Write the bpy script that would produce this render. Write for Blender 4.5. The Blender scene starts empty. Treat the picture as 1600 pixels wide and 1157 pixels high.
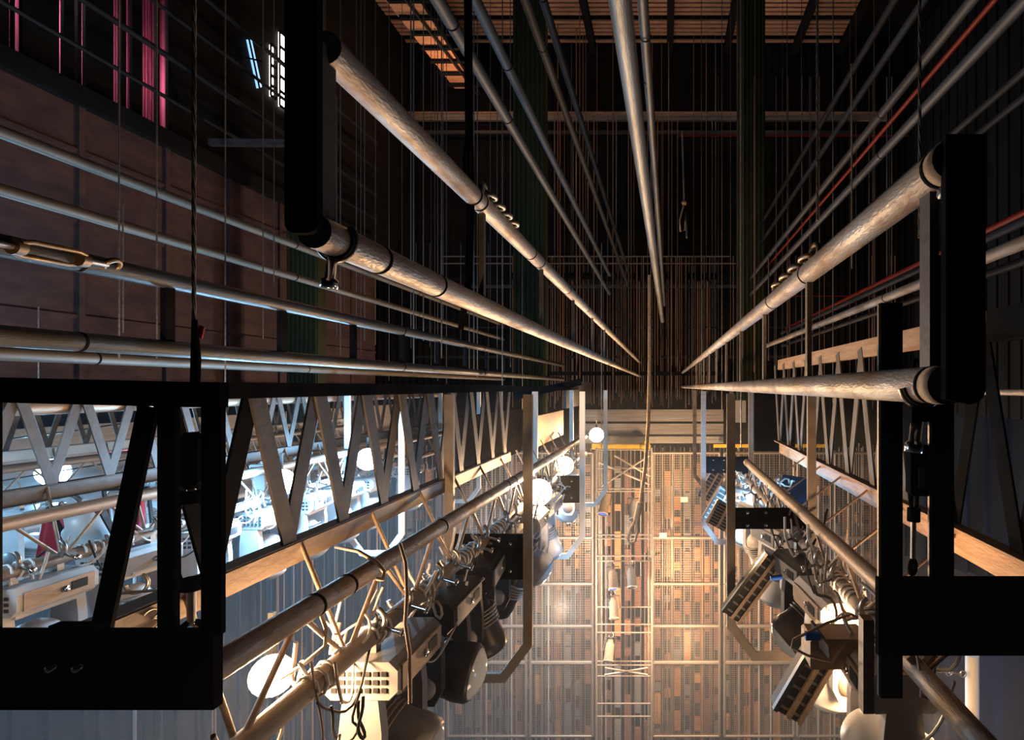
import bpy, math, random
from mathutils import Vector, Matrix
random.seed(7)
PI = math.pi
F, CX, CY = 889.0, 1038.0, 605.0       # focal length in pixels of the 1600 wide frame and the vanishing point of the battens
V = Vector
col = bpy.context.scene.collection
EYE = 12.5                              # height of the eye above the stage floor

def W(px, py, Y): return V(((px - CX) / F * Y, Y, (CY - py) / F * Y))
def YX(px, X): return X * F / (px - CX)

# ------------------------------------------------------------------ materials
MATS = {}
def mat(name, c, rough=.6, metal=0., c2=None, scale=8., det=4., stretch=(1, 1, 1), bump=0., bscale=40., lo=.35, hi=.65, rough2=None,
        emit=None, estr=0., trans=0., alpha=None):
    m = bpy.data.materials.new(name); m.use_nodes = True
    nt = m.node_tree; b = nt.nodes['Principled BSDF']
    b.inputs['Roughness'].default_value = rough; b.inputs['Metallic'].default_value = metal
    b.inputs['Base Color'].default_value = (*c, 1)
    tc = nt.nodes.new('ShaderNodeTexCoord'); mp = nt.nodes.new('ShaderNodeMapping')
    nt.links.new(tc.outputs['Object'], mp.inputs[0]); mp.inputs['Scale'].default_value = stretch
    if c2:
        n = nt.nodes.new('ShaderNodeTexNoise'); n.inputs['Scale'].default_value = scale; n.inputs['Detail'].default_value = det
        n.inputs['Roughness'].default_value = .65
        nt.links.new(mp.outputs[0], n.inputs['Vector'])
        r = nt.nodes.new('ShaderNodeValToRGB'); r.color_ramp.elements[0].position = lo; r.color_ramp.elements[1].position = hi
        r.color_ramp.elements[0].color = (*c, 1); r.color_ramp.elements[1].color = (*c2, 1)
        nt.links.new(n.outputs['Fac'], r.inputs[0]); nt.links.new(r.outputs[0], b.inputs['Base Color'])
        if rough2 is not None:
            mr = nt.nodes.new('ShaderNodeMapRange'); mr.inputs['To Min'].default_value = rough; mr.inputs['To Max'].default_value = rough2
            mr.inputs['From Min'].default_value = lo; mr.inputs['From Max'].default_value = hi
            nt.links.new(n.outputs['Fac'], mr.inputs[0]); nt.links.new(mr.outputs[0], b.inputs['Roughness'])
    if bump:
        n2 = nt.nodes.new('ShaderNodeTexNoise'); n2.inputs['Scale'].default_value = bscale
        nt.links.new(mp.outputs[0], n2.inputs['Vector'])
        bp = nt.nodes.new('ShaderNodeBump'); bp.inputs['Strength'].default_value = bump; bp.inputs['Distance'].default_value = .01
        nt.links.new(n2.outputs['Fac'], bp.inputs['Height']); nt.links.new(bp.outputs[0], b.inputs['Normal'])
    if emit:
        b.inputs['Emission Color'].default_value = (*emit, 1); b.inputs['Emission Strength'].default_value = estr
    if trans:
        b.inputs['Transmission Weight'].default_value = trans; b.inputs['IOR'].default_value = 1.3
    b.inputs['Specular IOR Level'].default_value = .5 if c[0] > .03 else (0. if name == 'black_steel' else .12)
    MATS[name] = m
    return m
mat('galvanised', (.34, .29, .25), .5, .3, (.20, .16, .13), 5, 6, (3, .5, 3), .25, 60, rough2=.62)
mat('worn_pipe', (.40, .36, .32), .46, .3, (.24, .14, .09), 7, 7, (2, .6, 2), .3, 70, lo=.42, hi=.72, rough2=.7)
mat('pale_pipe', (.20, .21, .22), .42, .35, (.13, .12, .11), 4, 5, (3, .5, 3), .2, 60)
mat('blue_grey_pipe', (.07, .08, .095), .42, .3, (.05, .05, .05), 4, 5, (3, .5, 3), .2, 60)
mat('dark_pipe', (.028, .031, .038), .55, .0, (.018, .019, .022), 4, 4, (3, .5, 3))
mat('dark_tan_pipe', (.16, .13, .10), .55, .2, (.10, .09, .075), 6, 5, (3, .5, 3))
mat('dark_blue_pipe', (.040, .050, .066), .55, .0, (.028, .032, .040), 4, 4, (3, .5, 3))
mat('tan_pipe', (.46, .35, .26), .5, .35, (.33, .24, .17), 6, 5, (3, .5, 3), .2, 60)
mat('black_steel', (.010, .011, .014), .6, .0, (.016, .016, .018), 6, 3)
mat('truss_paint', (.115, .105, .10), .6, .1, (.075, .066, .06), 9, 5, (1, 1, 1), .15, 60)
mat('beige_steel', (.36, .29, .24), .6, .1, (.27, .20, .16), 5, 6, (1, .5, 1), .15, 50)
mat('hoop_paint', (.30, .25, .21), .5, .1, (.22, .18, .15), 8, 4)
mat('truss_wood', (.50, .32, .20), .62, 0, (.33, .19, .11), 5, 7, (4, .8, 8), .3, 30)
mat('fascia_wood', (.42, .34, .27), .7, 0, (.30, .23, .18), 3, 6, (.3, .5, 6), .2, 20)
mat('grey_wood', (.34, .32, .30), .7, 0, (.20, .17, .15), 2.5, 7, (.35, 1, 9), .3, 20)
mat('roof_wood', (.46, .27, .18), .7, 0, (.28, .15, .10), 3, 6, (1, 8, 1))
mat('plywood', (.62, .34, .20), .65, 0, (.45, .22, .12), 2, 6, (1, 4, 1))
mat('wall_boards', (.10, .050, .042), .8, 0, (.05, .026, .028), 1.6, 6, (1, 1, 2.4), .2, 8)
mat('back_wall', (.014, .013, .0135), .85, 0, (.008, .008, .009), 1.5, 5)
mat('right_wall', (.020, .026, .036), .8, 0, (.012, .015, .02), 1.2, 4, (1, 1, .3))
mat('pink_cloth', (.62, .16, .26), .8, 0, (.48, .11, .19), 5, 4, (1, 8, .4))
mat('red_cloth', (.72, .05, .08), .75, 0, (.42, .02, .04), 3, 4, (3, 3, .6), .2, 12)
mat('navy_cloth', (.035, .06, .11), .85, 0, (.02, .03, .055), 2, 4, (3, 3, .3))
mat('green_paint', (.045, .048, .014), .7, .0, (.03, .033, .012), 3, 4, (2, 2, .4))
mat('rope', (.45, .34, .24), .8, 0, (.28, .19, .12), 30, 3)
mat('steel_rope', (.58, .52, .45), .38, .7, (.32, .27, .22), 40, 3)
mat('thin_wire', (.20, .18, .17), .5, .3)
mat('rust_wire', (.26, .14, .08), .65, .1)
mat('white_fixture', (.62, .62, .62), .38, 0, (.50, .50, .51), 3, 4)
mat('grey_fixture', (.26, .26, .27), .42, .1, (.19, .19, .20), 4, 4)
mat('black_fixture', (.030, .031, .035), .32, .1, (.05, .05, .052), 5, 4)
mat('chrome', (.75, .75, .77), .16, 1.)
mat('cast_alloy', (.50, .48, .46), .35, .85, (.38, .36, .34), 9, 4)
mat('glass', (.50, .56, .62), .08, 0, None)
mat('blue_glass', (.03, .08, .45), .12, 0, None)
mat('cable_white', (.74, .72, .70), .5); mat('cable_black', (.03, .03, .03), .45); mat('cable_tan', (.46, .36, .30), .55)
mat('yellow_paint', (.85, .52, .02), .5, 0, (.70, .40, .02), 6, 3)
mat('orange_weight', (.80, .40, .15), .65, 0, (.52, .23, .09), 4, 5, (1, 1, 14))
mat('rust_weight', (.42, .20, .12), .7, .1, (.20, .10, .07), 4, 5, (1, 1, 14))
mat('grey_weight', (.33, .31, .30), .6, .2, (.24, .22, .21), 4, 5, (1, 1, 14))
mat('mesh_steel', (.50, .42, .34), .45, .6)
mat('blue_cloth', (.01, .045, .16), .7); mat('blue_tape', (.02, .12, .65), .5); mat('red_tag', (.7, .03, .03), .6); mat('red_pipe', (.20, .015, .01), .5)
mat('white_board', (.78, .75, .70), .6)
mat('bronze', (.42, .30, .19), .4, .8, (.25, .17, .11), 12, 4)
mat('warm_lens', (1, .85, .6), .3, 0, emit=(1, .80, .52), estr=90)
mat('cold_lens', (.8, .95, 1), .3, 0, emit=(.55, .85, 1), estr=60)
mat('daylight', (1, .93, .85), .3, 0, emit=(1, .90, .80), estr=6.0)
mat('sky_daylight', (.5, .8, 1), .3, 0, emit=(.30, .62, .95), estr=1.2)
mat('chalk', (.85, .8, .75), .9)

# ------------------------------------------------------------------ mesh building
class MB:
    def __init__(s): s.v = []; s.f = []; s.sm = []
    def add(s, vs, fs, sm=False):
        n = len(s.v); s.v += [V(v) for v in vs]; s.f += [[i + n for i in f] for f in fs]; s.sm += [sm] * len(fs); return s
    def box(s, c, size, M=None, ch=0.):
        x, y, z = [q / 2 for q in size]; c = V(c)
        if ch:                                  # chamfered vertical profile in local xz, for a moulded look
            k = min(ch, x * .9, z * .9)
            pr = [(-x + k, -z), (x - k, -z), (x, -z + k), (x, z - k), (x - k, z), (-x + k, z), (-x, z - k), (-x, -z + k)]
            vs = [V((a, -y, b)) for a, b in pr] + [V((a, y, b)) for a, b in pr]; n = 8
            fs = [list(range(n))[::-1][::-1], list(range(n, 2 * n))[::-1]] + [[i, i + n, (i + 1) % n + n, (i + 1) % n] for i in range(n)]
        else:
            vs = [V((a * x, b * y, d * z)) for a in (-1, 1) for b in (-1, 1) for d in (-1, 1)]
            fs = [[0, 1, 3, 2], [4, 6, 7, 5], [0, 4, 5, 1], [2, 3, 7, 6], [0, 2, 6, 4], [1, 5, 7, 3]]
        if M is not None: vs = [M @ v for v in vs]
        return s.add([v + c for v in vs], fs)
    def bar(s, a, b, w, h, up=(0, 0, 1)):       # rectangular bar: w sideways, h along up
        a = V(a); b = V(b); t = (b - a).normalized(); up = V(up)
        sd = t.cross(up)
        if sd.length < 1e-4: up = V((0, 1, 0)); sd = t.cross(up)
        sd.normalize(); u = sd.cross(t).normalized()
        vs = [p + sd * (i * w / 2) + u * (j * h / 2) for p in (a, b) for i, j in ((-1, -1), (1, -1), (1, 1), (-1, 1))]
        return s.add(vs, [[0, 1, 2, 3], [7, 6, 5, 4], [0, 4, 5, 1], [1, 5, 6, 2], [2, 6, 7, 3], [3, 7, 4, 0]])
    def tube(s, pts, r, n=8, cap=True, radii=None):
        pts = [V(p) for p in pts]; m = len(pts); up = None; vs = []
        for i, p in enumerate(pts):
            t = (pts[min(i + 1, m - 1)] - pts[max(i - 1, 0)]).normalized()
            if up is None: up = V((0, 0, 1)) if abs(t.z) < .9 else V((1, 0, 0))
            up = (up - t * up.dot(t))
            if up.length < 1e-5: up = t.orthogonal()
            up.normalize(); sd = t.cross(up)
            rr = radii[i] if radii else r
            vs += [p + (up * math.cos(2 * PI * k / n) + sd * math.sin(2 * PI * k / n)) * rr for k in range(n)]
        fs = [[i * n + k, i * n + (k + 1) % n, (i + 1) * n + (k + 1) % n, (i + 1) * n + k] for i in range(m - 1) for k in range(n)]
        s.add(vs, fs, True)
        if cap:
            s.add(vs[:n], [list(range(n))[::-1]]); s.add(vs[-n:], [list(range(n))])
        return s
    def lathe(s, prof, c, ax=(0, 0, 1), n=20):   # prof: (radius, distance along the axis)
        ax = V(ax).normalized(); a = ax.orthogonal().normalized(); b = ax.cross(a); c = V(c); vs = []
        for r, h in prof:
            vs += [c + ax * h + (a * math.cos(2 * PI * k / n) + b * math.sin(2 * PI * k / n)) * max(r, 1e-4) for k in range(n)]
        m = len(prof)
        return s.add(vs, [[i * n + k, (i + 1) * n + k, (i + 1) * n + (k + 1) % n, i * n + (k + 1) % n] for i in range(m - 1) for k in range(n)], True)
    def ring(s, c, ax, R, r, n=18, k=6, a0=0, a1=2 * PI):
        ax = V(ax).normalized(); a = ax.orthogonal().normalized(); b = ax.cross(a); c = V(c)
        full = abs(a1 - a0 - 2 * PI) < 1e-6
        return s.tube([c + (a * math.cos(a0 + (a1 - a0) * i / n) + b * math.sin(a0 + (a1 - a0) * i / n)) * R for i in range(n + 1)], r, k, not full)
    def plate(s, poly, th):                     # poly: points in one plane, thickness along its normal
        p = [V(q) for q in poly]; nrm = (p[1] - p[0]).cross(p[2] - p[1]).normalized() * th / 2; n = len(p)
        vs = [q - nrm for q in p] + [q + nrm for q in p]
        return s.add(vs, [list(range(n))[::-1], list(range(n, 2 * n))] + [[i, (i + 1) % n, (i + 1) % n + n, i + n] for i in range(n)])
    def build(s, name, m, parent=None):
        me = bpy.data.meshes.new(name)
        me.from_pydata([v[:] for v in s.v], [], s.f)
        me.polygons.foreach_set('use_smooth', s.sm); me.materials.append(MATS[m] if isinstance(m, str) else m)
        me.update()
        o = bpy.data.objects.new(name, me); col.objects.link(o)
        if parent: o.parent = parent
        return o
def tag(o, label=None, cat=None, group=None, kind=None):
    if label: o['label'] = label
    if cat: o['category'] = cat
    if group: o['group'] = group
    if kind: o['kind'] = kind
    return o
def thing(name, label, cat, group=None, loc=(0, 0, 0)):
    o = bpy.data.objects.new(name, None); col.objects.link(o); o.empty_display_size = .1; o.location = loc
    return tag(o, label, cat, group)
def shift_mesh(o, d, done):
    if o.type == 'MESH' and o.data.name not in done:
        done.add(o.data.name); o.data.transform(Matrix.Translation(d))
    for c in o.children: shift_mesh(c, d, done)
def anchor(o, loc):                             # parts were built in room coordinates: move the thing's origin to its own base
    loc = V(loc); bpy.context.view_layer.update(); shift_mesh(o, -loc, set()); o.location = loc; return o
def solo(name, mb, m, label, cat, group=None, kind=None, org=None):
    c = V(org) if org is not None else sum(mb.v, V()) / len(mb.v)
    mb.v = [v - c for v in mb.v]; o = mb.build(name, m); o.location = c
    return tag(o, label, cat, group, kind)
def tree(o):
    return [o] + [x for c in o.children for x in tree(c)]
def dup(o, parent=None):
    c = o.copy(); col.objects.link(c); c.parent = parent
    for ch in o.children: dup(ch, c)
    return c
ORD = ['nearest', 'second', 'third', 'fourth', 'fifth', 'sixth', 'seventh', 'eighth', 'ninth', 'tenth', 'eleventh', 'twelfth', 'thirteenth', 'fourteenth']

# ------------------------------------------------------------------ the building
BW = 20.6                                       # depth of the back wall
def struct(name, mb, m, **k): return solo(name, mb, m, None, None, kind='structure', **k)
struct('floor', MB().box((-2, 9.5, -EYE - .1), (26, 27, .2)), 'back_wall')
w = MB().box((-2, BW + .15, .2), (26, .3, 25))
for i in range(90): w.box((-12 + i * .24, BW - .03, .3), (.05, .06, 25))
struct('wall_back', w, 'back_wall')
# left wall: boarded lower part up to a ledge, dark frame with curtained openings above
XL = -9.2
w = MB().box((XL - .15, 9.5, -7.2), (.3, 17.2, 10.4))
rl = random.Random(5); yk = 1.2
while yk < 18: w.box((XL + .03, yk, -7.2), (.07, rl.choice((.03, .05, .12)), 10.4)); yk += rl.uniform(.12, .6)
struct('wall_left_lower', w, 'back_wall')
for k in range(46):
    yk = rl.uniform(7, 17.8); xk = XL + rl.uniform(.3, 2.5)
    solo('hoist_wire', MB().tube([(xk, yk, -2.4), (xk, yk, -12)], rl.uniform(.012, .035), 6), rl.choice(('thin_wire', 'rust_wire', 'dark_pipe', 'blue_grey_pipe')), 'thin vertical line hanging beneath the left rigs before the dark lower wall', 'wire', 'lines before the dark lower left wall')
w = MB().box((XL - .15, 9.5, 1.2), (.3, 17.2, 6.4))
y = 1.2
while y < 18: w.box((XL + .02, y, 1.2), (.06, .10, 6.4)); y += 1.55
for z in (-.2, 1.1, 2.6, 3.7): w.box((XL + .015, 9.5, z), (.03, 17.2, .06))
struct('wall_left', w, 'wall_boards')
w = MB().box((XL - .1, 9.3, 4.55), (.5, 17.0, .3))
openings = [(9.05, 9.25), (9.35, 9.62), (9.95, 10.12), (10.42, 10.72), (10.82, 11.05), (12.1, 12.35), (12.45, 12.66), (12.95, 13.25), (13.3, 13.62)]
OP = [(YX(px0, XL), YX(px1, XL)) for px0, px1 in ((14, 20), (23, 34), (92, 99), (116, 121), (127, 133), (177, 190), (197, 206), (222, 244), (249, 262))]
# solid between openings, from Z 4.7 to the roof
edges = [.0] + [e for o in OP for e in o] + [20.4]
for i in range(0, len(edges), 2):
    a, b = edges[i], edges[i + 1]
    if b > a: w.box((XL - .02, (a + b) / 2, 8.5), (.05, b - a, 7.8))
for a, b in OP: w.box((XL - .02, (a + b) / 2, 10.6), (.05, b - a + .02, 3.6))
struct('wall_left_upper', w, 'back_wall')
for z, t in ((5.15, .07), (5.9, .10), (6.7, .07), (7.5, .1)):
    solo('gallery_rail', MB().tube([(XL + .35, .5, z), (XL + .35, 17.5, z)], t * .5, 8), 'dark_pipe',
         'dark rail crossing the pink curtained openings, %s one up' % {5.15: 'lowest', 5.9: 'second', 6.7: 'third', 7.5: 'topmost'}[z], 'rail', 'rails in front of the curtains')
# pleated pink curtain panels behind each opening
XC = XL - 1.35
for i, (px0, px1, lab) in enumerate(((8, 38, 'pink pleated curtain behind the leftmost wall opening, partly cut by the frame edge'), (86, 140, 'pink pleated curtain seen through narrow slots, second from the left'),
        (172, 212, 'pink pleated curtain seen through two slots, third from the left'), (216, 268, 'widest lit pink pleated curtain, nearest the dark right end of the wall'))):
    mb = MB(); n = 70; a0, b0 = YX(px0, XC), YX(px1, XC)
    pts = [(XC + .07 * math.sin(k * 1.35) + .03 * math.sin(k * .6), a0 + (b0 - a0) * k / n) for k in range(n + 1)]
    vs = [V((x, yy, z)) for z in (4.6, 9.6) for x, yy in pts] + [V((x - .02, yy, z)) for z in (4.6, 9.6) for x, yy in pts]
    m_ = n + 1
    mb.add(vs, [[k, k + 1, k + 1 + m_, k + m_] for k in range(n)] + [[k + 1 + 2 * m_, k + 2 * m_, k + 3 * m_, k + 1 + 3 * m_] for k in range(n)], True)
    solo('curtain', mb, 'pink_cloth', lab, 'curtain')
# bright windows beyond the far end of the left wall
def window(n, px0, px1, py0, py1, m, panes):
    Xw = XL + .04; y0, y1 = YX(px0, Xw), YX(px1, Xw); ym = (y0 + y1) / 2; z1, z0 = (CY - py0) / F * ym, (CY - py1) / F * ym
    fr = MB()
    for k in range(panes + 1): fr.box((Xw + .04, ym, z0 + (z1 - z0) * k / panes), (.03, y1 - y0 + .06, .06))
    for y_ in (y0 - .03, y1 + .03): fr.box((Xw + .04, y_, (z0 + z1) / 2), (.03, .03, z1 - z0))
    o = struct('window_%d' % n, fr, 'black_steel')
    MB().box((-.04, 0, 0), (.03, y1 - y0, z1 - z0)).build('window_pane', m, o)
window(1, 436, 447, 55, 170, 'daylight', 5)
window(2, 422, 427, 72, 152, 'daylight', 5)
Xw = XL + .05
mb = MB().plate([V((Xw, YX(px, Xw), (CY - py) / F * YX(px, Xw))) for px, py in ((386, 62), (392, 62), (408, 136), (402, 138))], .04)
struct('window_3', mb, 'sky_daylight')
solo('wall_rail', MB().bar(W(328, 223, 11), W(455, 224, 11), .1, .12), 'blue_grey_pipe', 'short pale blue rail below the bright slots at upper left', 'rail')
solo('window_bar', MB().tube([W(389, 60, 12.4), W(406, 140, 12.8)], .02, 6).tube([W(384, 90, 12.5), W(410, 96, 12.6)], .02, 6), 'black_steel', 'thin black bars in front of the slanted pale blue window', 'bars')
# right wall and roof
w = MB().box((9.15, 10, 0), (.3, 21, 25))
for i in range(40): w.box((8.97, .8 + i * .52, 0), (.06, .06, 25))
struct('wall_right', w, 'right_wall')
w = MB().box((-2, 10, 13.3), (26, 21.5, .3)); struct('ceiling', w, 'back_wall')
# timber grid slats under the roof (one deck)
sl = thing('slatted_grid_deck', 'slatted wooden grid deck high under the roof, seen from below', 'grid deck')
yy = 15.6
k = 0
while yy < 20.0:
    if k % 5 != 4:
        MB().box((-1.3, yy, 12.05), (15.4, .13, .05)).build('slat', 'roof_wood', sl)
    yy += .21; k += 1
for x in (-7.2, -4.4, -2.5, .2, 2.2, 4.6, 6.2): MB().box((x, 17.8, 11.9), (.22, 4.6, .25)).build('joist', 'black_steel', sl)
anchor(sl, (-1.3, 17.8, 11.9))
# warm lit plywood walkway
gw = thing('plywood_walkway', 'orange lit plywood walkway high at upper left, seen from below between dark beams', 'walkway')
MB().plate([(-7.2, 14.3, 10), (-6.25, 14.3, 10), (-6.25, 19.0, 10), (-7.0, 19.0, 10)], .06).build('deck', 'plywood', gw)
for i in range(7): MB().box((-6.55, 14.6 + i * .68, 9.93), (1.1, .12, .10)).build('cross_beam', 'black_steel', gw)
MB().bar((-6.20, 14, 9.95), (-6.20, 19.2, 9.95), .08, .22).build('edge_beam', 'black_steel', gw)
MB().bar((-6.62, 14, 9.88), (-6.3, 19.2, 9.88), .05, .08).build('diagonal_brace', 'dark_pipe', gw)
anchor(gw, (-6.5, 16.8, 10))
# back-wall horizontals
for py, h, m, lab, x0, x1, Y in (
    (176, .05, 'roof_wood', 'thin orange timber rail along the upper back wall', 430, 1380, 19.9),
    (184, .22, 'grey_wood', 'grey beam just under the orange rail on the back wall', 430, 1385, 20.1),
    (207, .10, 'blue_grey_pipe', 'blue grey rail below the upper beam on the back wall', 400, 1330, 19.9),
    (212, .05, 'red_pipe', 'thin red pipe beneath the grey rail high on the back wall', 1060, 1420, 20.0),
    (401, .035, 'thin_wire', 'thin pale horizontal rod across the middle back wall, upper of two', 690, 1140, 18.6),
    (412, .035, 'thin_wire', 'thin pale horizontal rod across the middle back wall, lower of two', 690, 1150, 18.6),
    (448, .09, 'blue_grey_pipe', 'pale horizontal tube behind the ropes at mid height', 690, 1180, 18.8),
    (432, .22, 'black_steel', 'black horizontal girder between the pale rods and the tube', 600, 1200, 19.2),
    (463, .03, 'red_pipe', 'thin red conduit on the right of the middle back wall', 1233, 1400, 19.0),
    (558, .08, 'dark_pipe', 'dark horizontal pipe low behind the ropes', 650, 1250, 19.4),
    (512, .05, 'dark_pipe', 'dark slender horizontal pipe behind the ropes above the lower pipe', 640, 1300, 19.4),
    (584, .12, 'black_steel', 'black rail with small brackets above the grey balcony boards', 860, 1130, 18.0)):
    a, b = W(x0, py, Y), W(x1, py, Y)
    solo('wall_rail', MB().bar(a, b, .12 if h > .1 else h, h), m, lab, 'rail')
# balcony boards
for py0, py1, lab, Y in ((640, 659, 'upper grey timber board of the balcony front at centre', 17.4), (662, 682, 'middle grey timber board of the balcony front', 17.4), (682, 693, 'lowest grey timber board of the balcony front', 17.3)):
    a, b = W(905, py0, Y), W(1130, py1, Y)
    solo('balcony_board', MB().box(((a.x + b.x) / 2, Y, (a.z + b.z) / 2), (b.x - a.x, .12, (a.z - b.z) * .97)), 'grey_wood', lab, 'board')
a = W(912, 688, 17.0)
t = thing('yellow_beam', 'yellow painted tube under the grey balcony boards', 'beam')
MB().bar(W(925, 698, 16.9), W(1005, 698, 16.9), .1, .17).build('tube', 'yellow_paint', t)
MB().lathe([(.0, -.06), (.16, -.06), (.16, .06), (.0, .06)], W(1008, 698, 16.9), (0, 1, 0)).build('end_eye', 'yellow_paint', t)
anchor(t, W(965, 700, 16.9))
solo('yellow_beam', MB().bar(W(1115, 697, 16.9), W(1290, 697, 16.9), .1, .10), 'yellow_paint', 'yellow rail visible behind the right hand frames', 'beam')
solo('white_box', MB().box(W(1153, 643, 12), (.30, .25, .46)), 'white_board', 'pale grey cabinet behind the right hand frame posts', 'cabinet')
solo('dark_duct', MB().box(W(1205, 655, 9), (.62, .6, .95)), 'black_steel', 'large black box hung behind the right truss end', 'box')

# ------------------------------------------------------------------ ribbed green columns
def column(px, wpx, Y, z0, z1, lab):
    c = W(px, 605, Y); wd = wpx / F * Y; mb = MB().box((c.x, Y, (z0 + z1) / 2), (wd, .3, z1 - z0)); n = 7
    for i in range(n): mb.tube([(c.x - wd / 2 + wd * (i + .5) / n, Y - .15, z0), (c.x - wd / 2 + wd * (i + .5) / n, Y - .15, z1)], wd / n * .36, 8)
    o = solo('ribbed_column', mb, 'green_paint', lab, 'column')
column(829, 50, 14, -.75, 12.5, 'olive green ribbed column left of the centre')
column(1173, 42, 14, -.5, 12.5, 'olive green ribbed column right of the centre')
column(479, 48, 12.6, -1.2, 12.5, 'olive green ribbed column at far left before the boarded wall')

# fascia beam along the left wall
solo('fascia_board', MB().box((-8.5, 9.3, -.94), (.12, 17.0, .78)), 'fascia_wood', 'long tan fascia board beneath the boarded left wall', 'board')
for i, (z, lab) in enumerate(((-1.42, 'upper'), (-1.72, 'middle'), (-2.1, 'lowest'))):
    solo('ledge_tube', MB().tube([(-8.2, 1, z), (-8.2, 17.5, z)], .055, 8), 'white_board', '%s of three pale tubes below the tan fascia board' % lab, 'tube', 'pale tubes under the fascia')
solo('panel_board', MB().box((-8.45, 9.3, -1.75), (.06, 17, .75)), 'fascia_wood', 'long pale panel behind the pale tubes at far left', 'panel')

# ------------------------------------------------------------------ near ladder battens
def rings(parent, X, Z, ys, r, m='black_steel'):
    for y in ys: MB().lathe([(r, -.007), (r * 1.04, -.007), (r * 1.04, .007), (r, .007)], (X, y, Z), (0, 1, 0), 20).build('joint_ring', m, parent)
def pipe_part(name, X0, Z0, y0, y1, r, m, parent, X1=None, Z1=None, n=24, seg=14):
    X1 = X0 if X1 is None else X1; Z1 = Z0 if Z1 is None else Z1
    return MB().tube([V((X0 + (X1 - X0) * k / seg, y0 + (y1 - y0) * k / seg, Z0 + (Z1 - Z0) * k / seg)) for k in range(seg + 1)], r, n).build(name, m, parent)
R = .040
# left one
nl = thing('ladder_batten', 'large near ladder batten of two galvanised pipes running from upper left to centre', 'batten')
XA, ZA0, ZA1 = -.80, .357, .80
pl = pipe_part('lower_pipe', XA, ZA0, 1.30, 19.0, R, 'worn_pipe', nl)
pu = pipe_part('upper_pipe', XA, ZA1, 1.34, 18.6, R, 'worn_pipe', nl)
rings(pl, XA, ZA0, (YX(680, XA), YX(590, XA)), R); rings(pu, XA, ZA1, (YX(738, XA), YX(748, XA), YX(828, XA), YX(842, XA), YX(885, XA), YX(915, XA), YX(935, XA)), R)
mb = MB().bar((XA, 1.34, ZA0), (XA, 1.34, ZA1), .022, .055, (0, 1, 0)); mb.build('upright', 'truss_paint', nl)
for y in (2.5, 3.7, 5.0, 6.3, 7.6): MB().bar((XA, y, ZA0), (XA, y, ZA1), .022, .03, (0, 1, 0)).build('upright', 'truss_paint', nl)
# end plate with rounded foot facing the camera, its backlit shade coloured black
pr = [(-.10, 1.6), (-.022, 1.6)] ; x0, x1 = W(449, 0, 1.28).x, W(500, 0, 1.28).x; zb = W(0, 366, 1.28).z; rr = .022
poly = [V((x0, 1.28, 1.6)), V((x0, 1.28, zb + rr))] + [V((x0 + rr - rr * math.cos(a), 1.28, zb + rr - rr * math.sin(a))) for a in (.4, .8, 1.2, PI / 2)] + \
       [V((x1 - rr + rr * math.cos(a), 1.28, zb + rr - rr * math.sin(a))) for a in (PI / 2, 1.2, .8, .4)] + [V((x1, 1.28, zb + rr)), V((x1, 1.28, 1.6))]
MB().plate(poly, .02).build('end_plate', 'black_steel', nl)
anchor(nl, (XA, 1.3, ZA0))
# right one
nr = thing('ladder_batten', 'large near ladder batten of two rusty tipped pipes running from right edge to centre', 'batten')
XB, ZB0, ZB1 = .575, .004, .455
pl = pipe_part('lower_pipe', XB, ZB0, 1.16, 18.9, R, 'worn_pipe', nr)
pu = pipe_part('upper_pipe', XB, ZB1, 1.14, 18.8, R, 'worn_pipe', nr)
rings(pl, XB, ZB0, (1.215,), R); rings(pu, XB, ZB1, (1.185, YX(1262, XB), YX(1208, XB), YX(1110, XB), YX(1100, XB)), R)
for q, (c, z) in enumerate(((pl, ZB0), (pu, ZB1))): MB().lathe([(R * .99, 0), (R * 1.015, .0), (R * 1.015, .05), (R * .99, .05)], (XB, 1.157 - q * .02, z), (0, 1, 0)).build('rust_collar', 'rope', c)
MB().bar((XB, 1.235, ZB0), (XB, 1.235, ZB1), .02, .048, (0, 1, 0)).build('upright', 'truss_paint', nr)
for i in range(9): MB().bar((XB, 2.27 + i * 1.0, ZB0), (XB, 2.27 + i * 1.0, ZB1), .018, .032, (0, 1, 0)).build('upright', 'galvanised', nr)
x0, x1 = W(1474, 0, 1.13).x, W(1536, 0, 1.13).x; zt = W(0, 213, 1.13).z; zb = W(0, 632, 1.13).z; rr = .025
poly = [V((x0, 1.13, zt)), V((x0, 1.13, zb + .01)), V((x1 - .03, 1.13, zb))] + [V((x1 - .03 + .03 * math.sin(a), 1.13, zb + .03 - .03 * math.cos(a))) for a in (.5, 1., 1.5)] + [V((x1, 1.13, zt))]
MB().plate(poly, .02).build('end_plate', 'black_steel', nr)  # right end plate, likewise coloured black for being backlit
MB().lathe([(0, 0), (.012, 0), (.012, .02), (0, .02)], W(1467, 302, 1.18), (1, 0, 0), 6).build('bolt', 'cast_alloy', nr)
anchor(nr, (XB, 1.2, ZB0))
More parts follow.
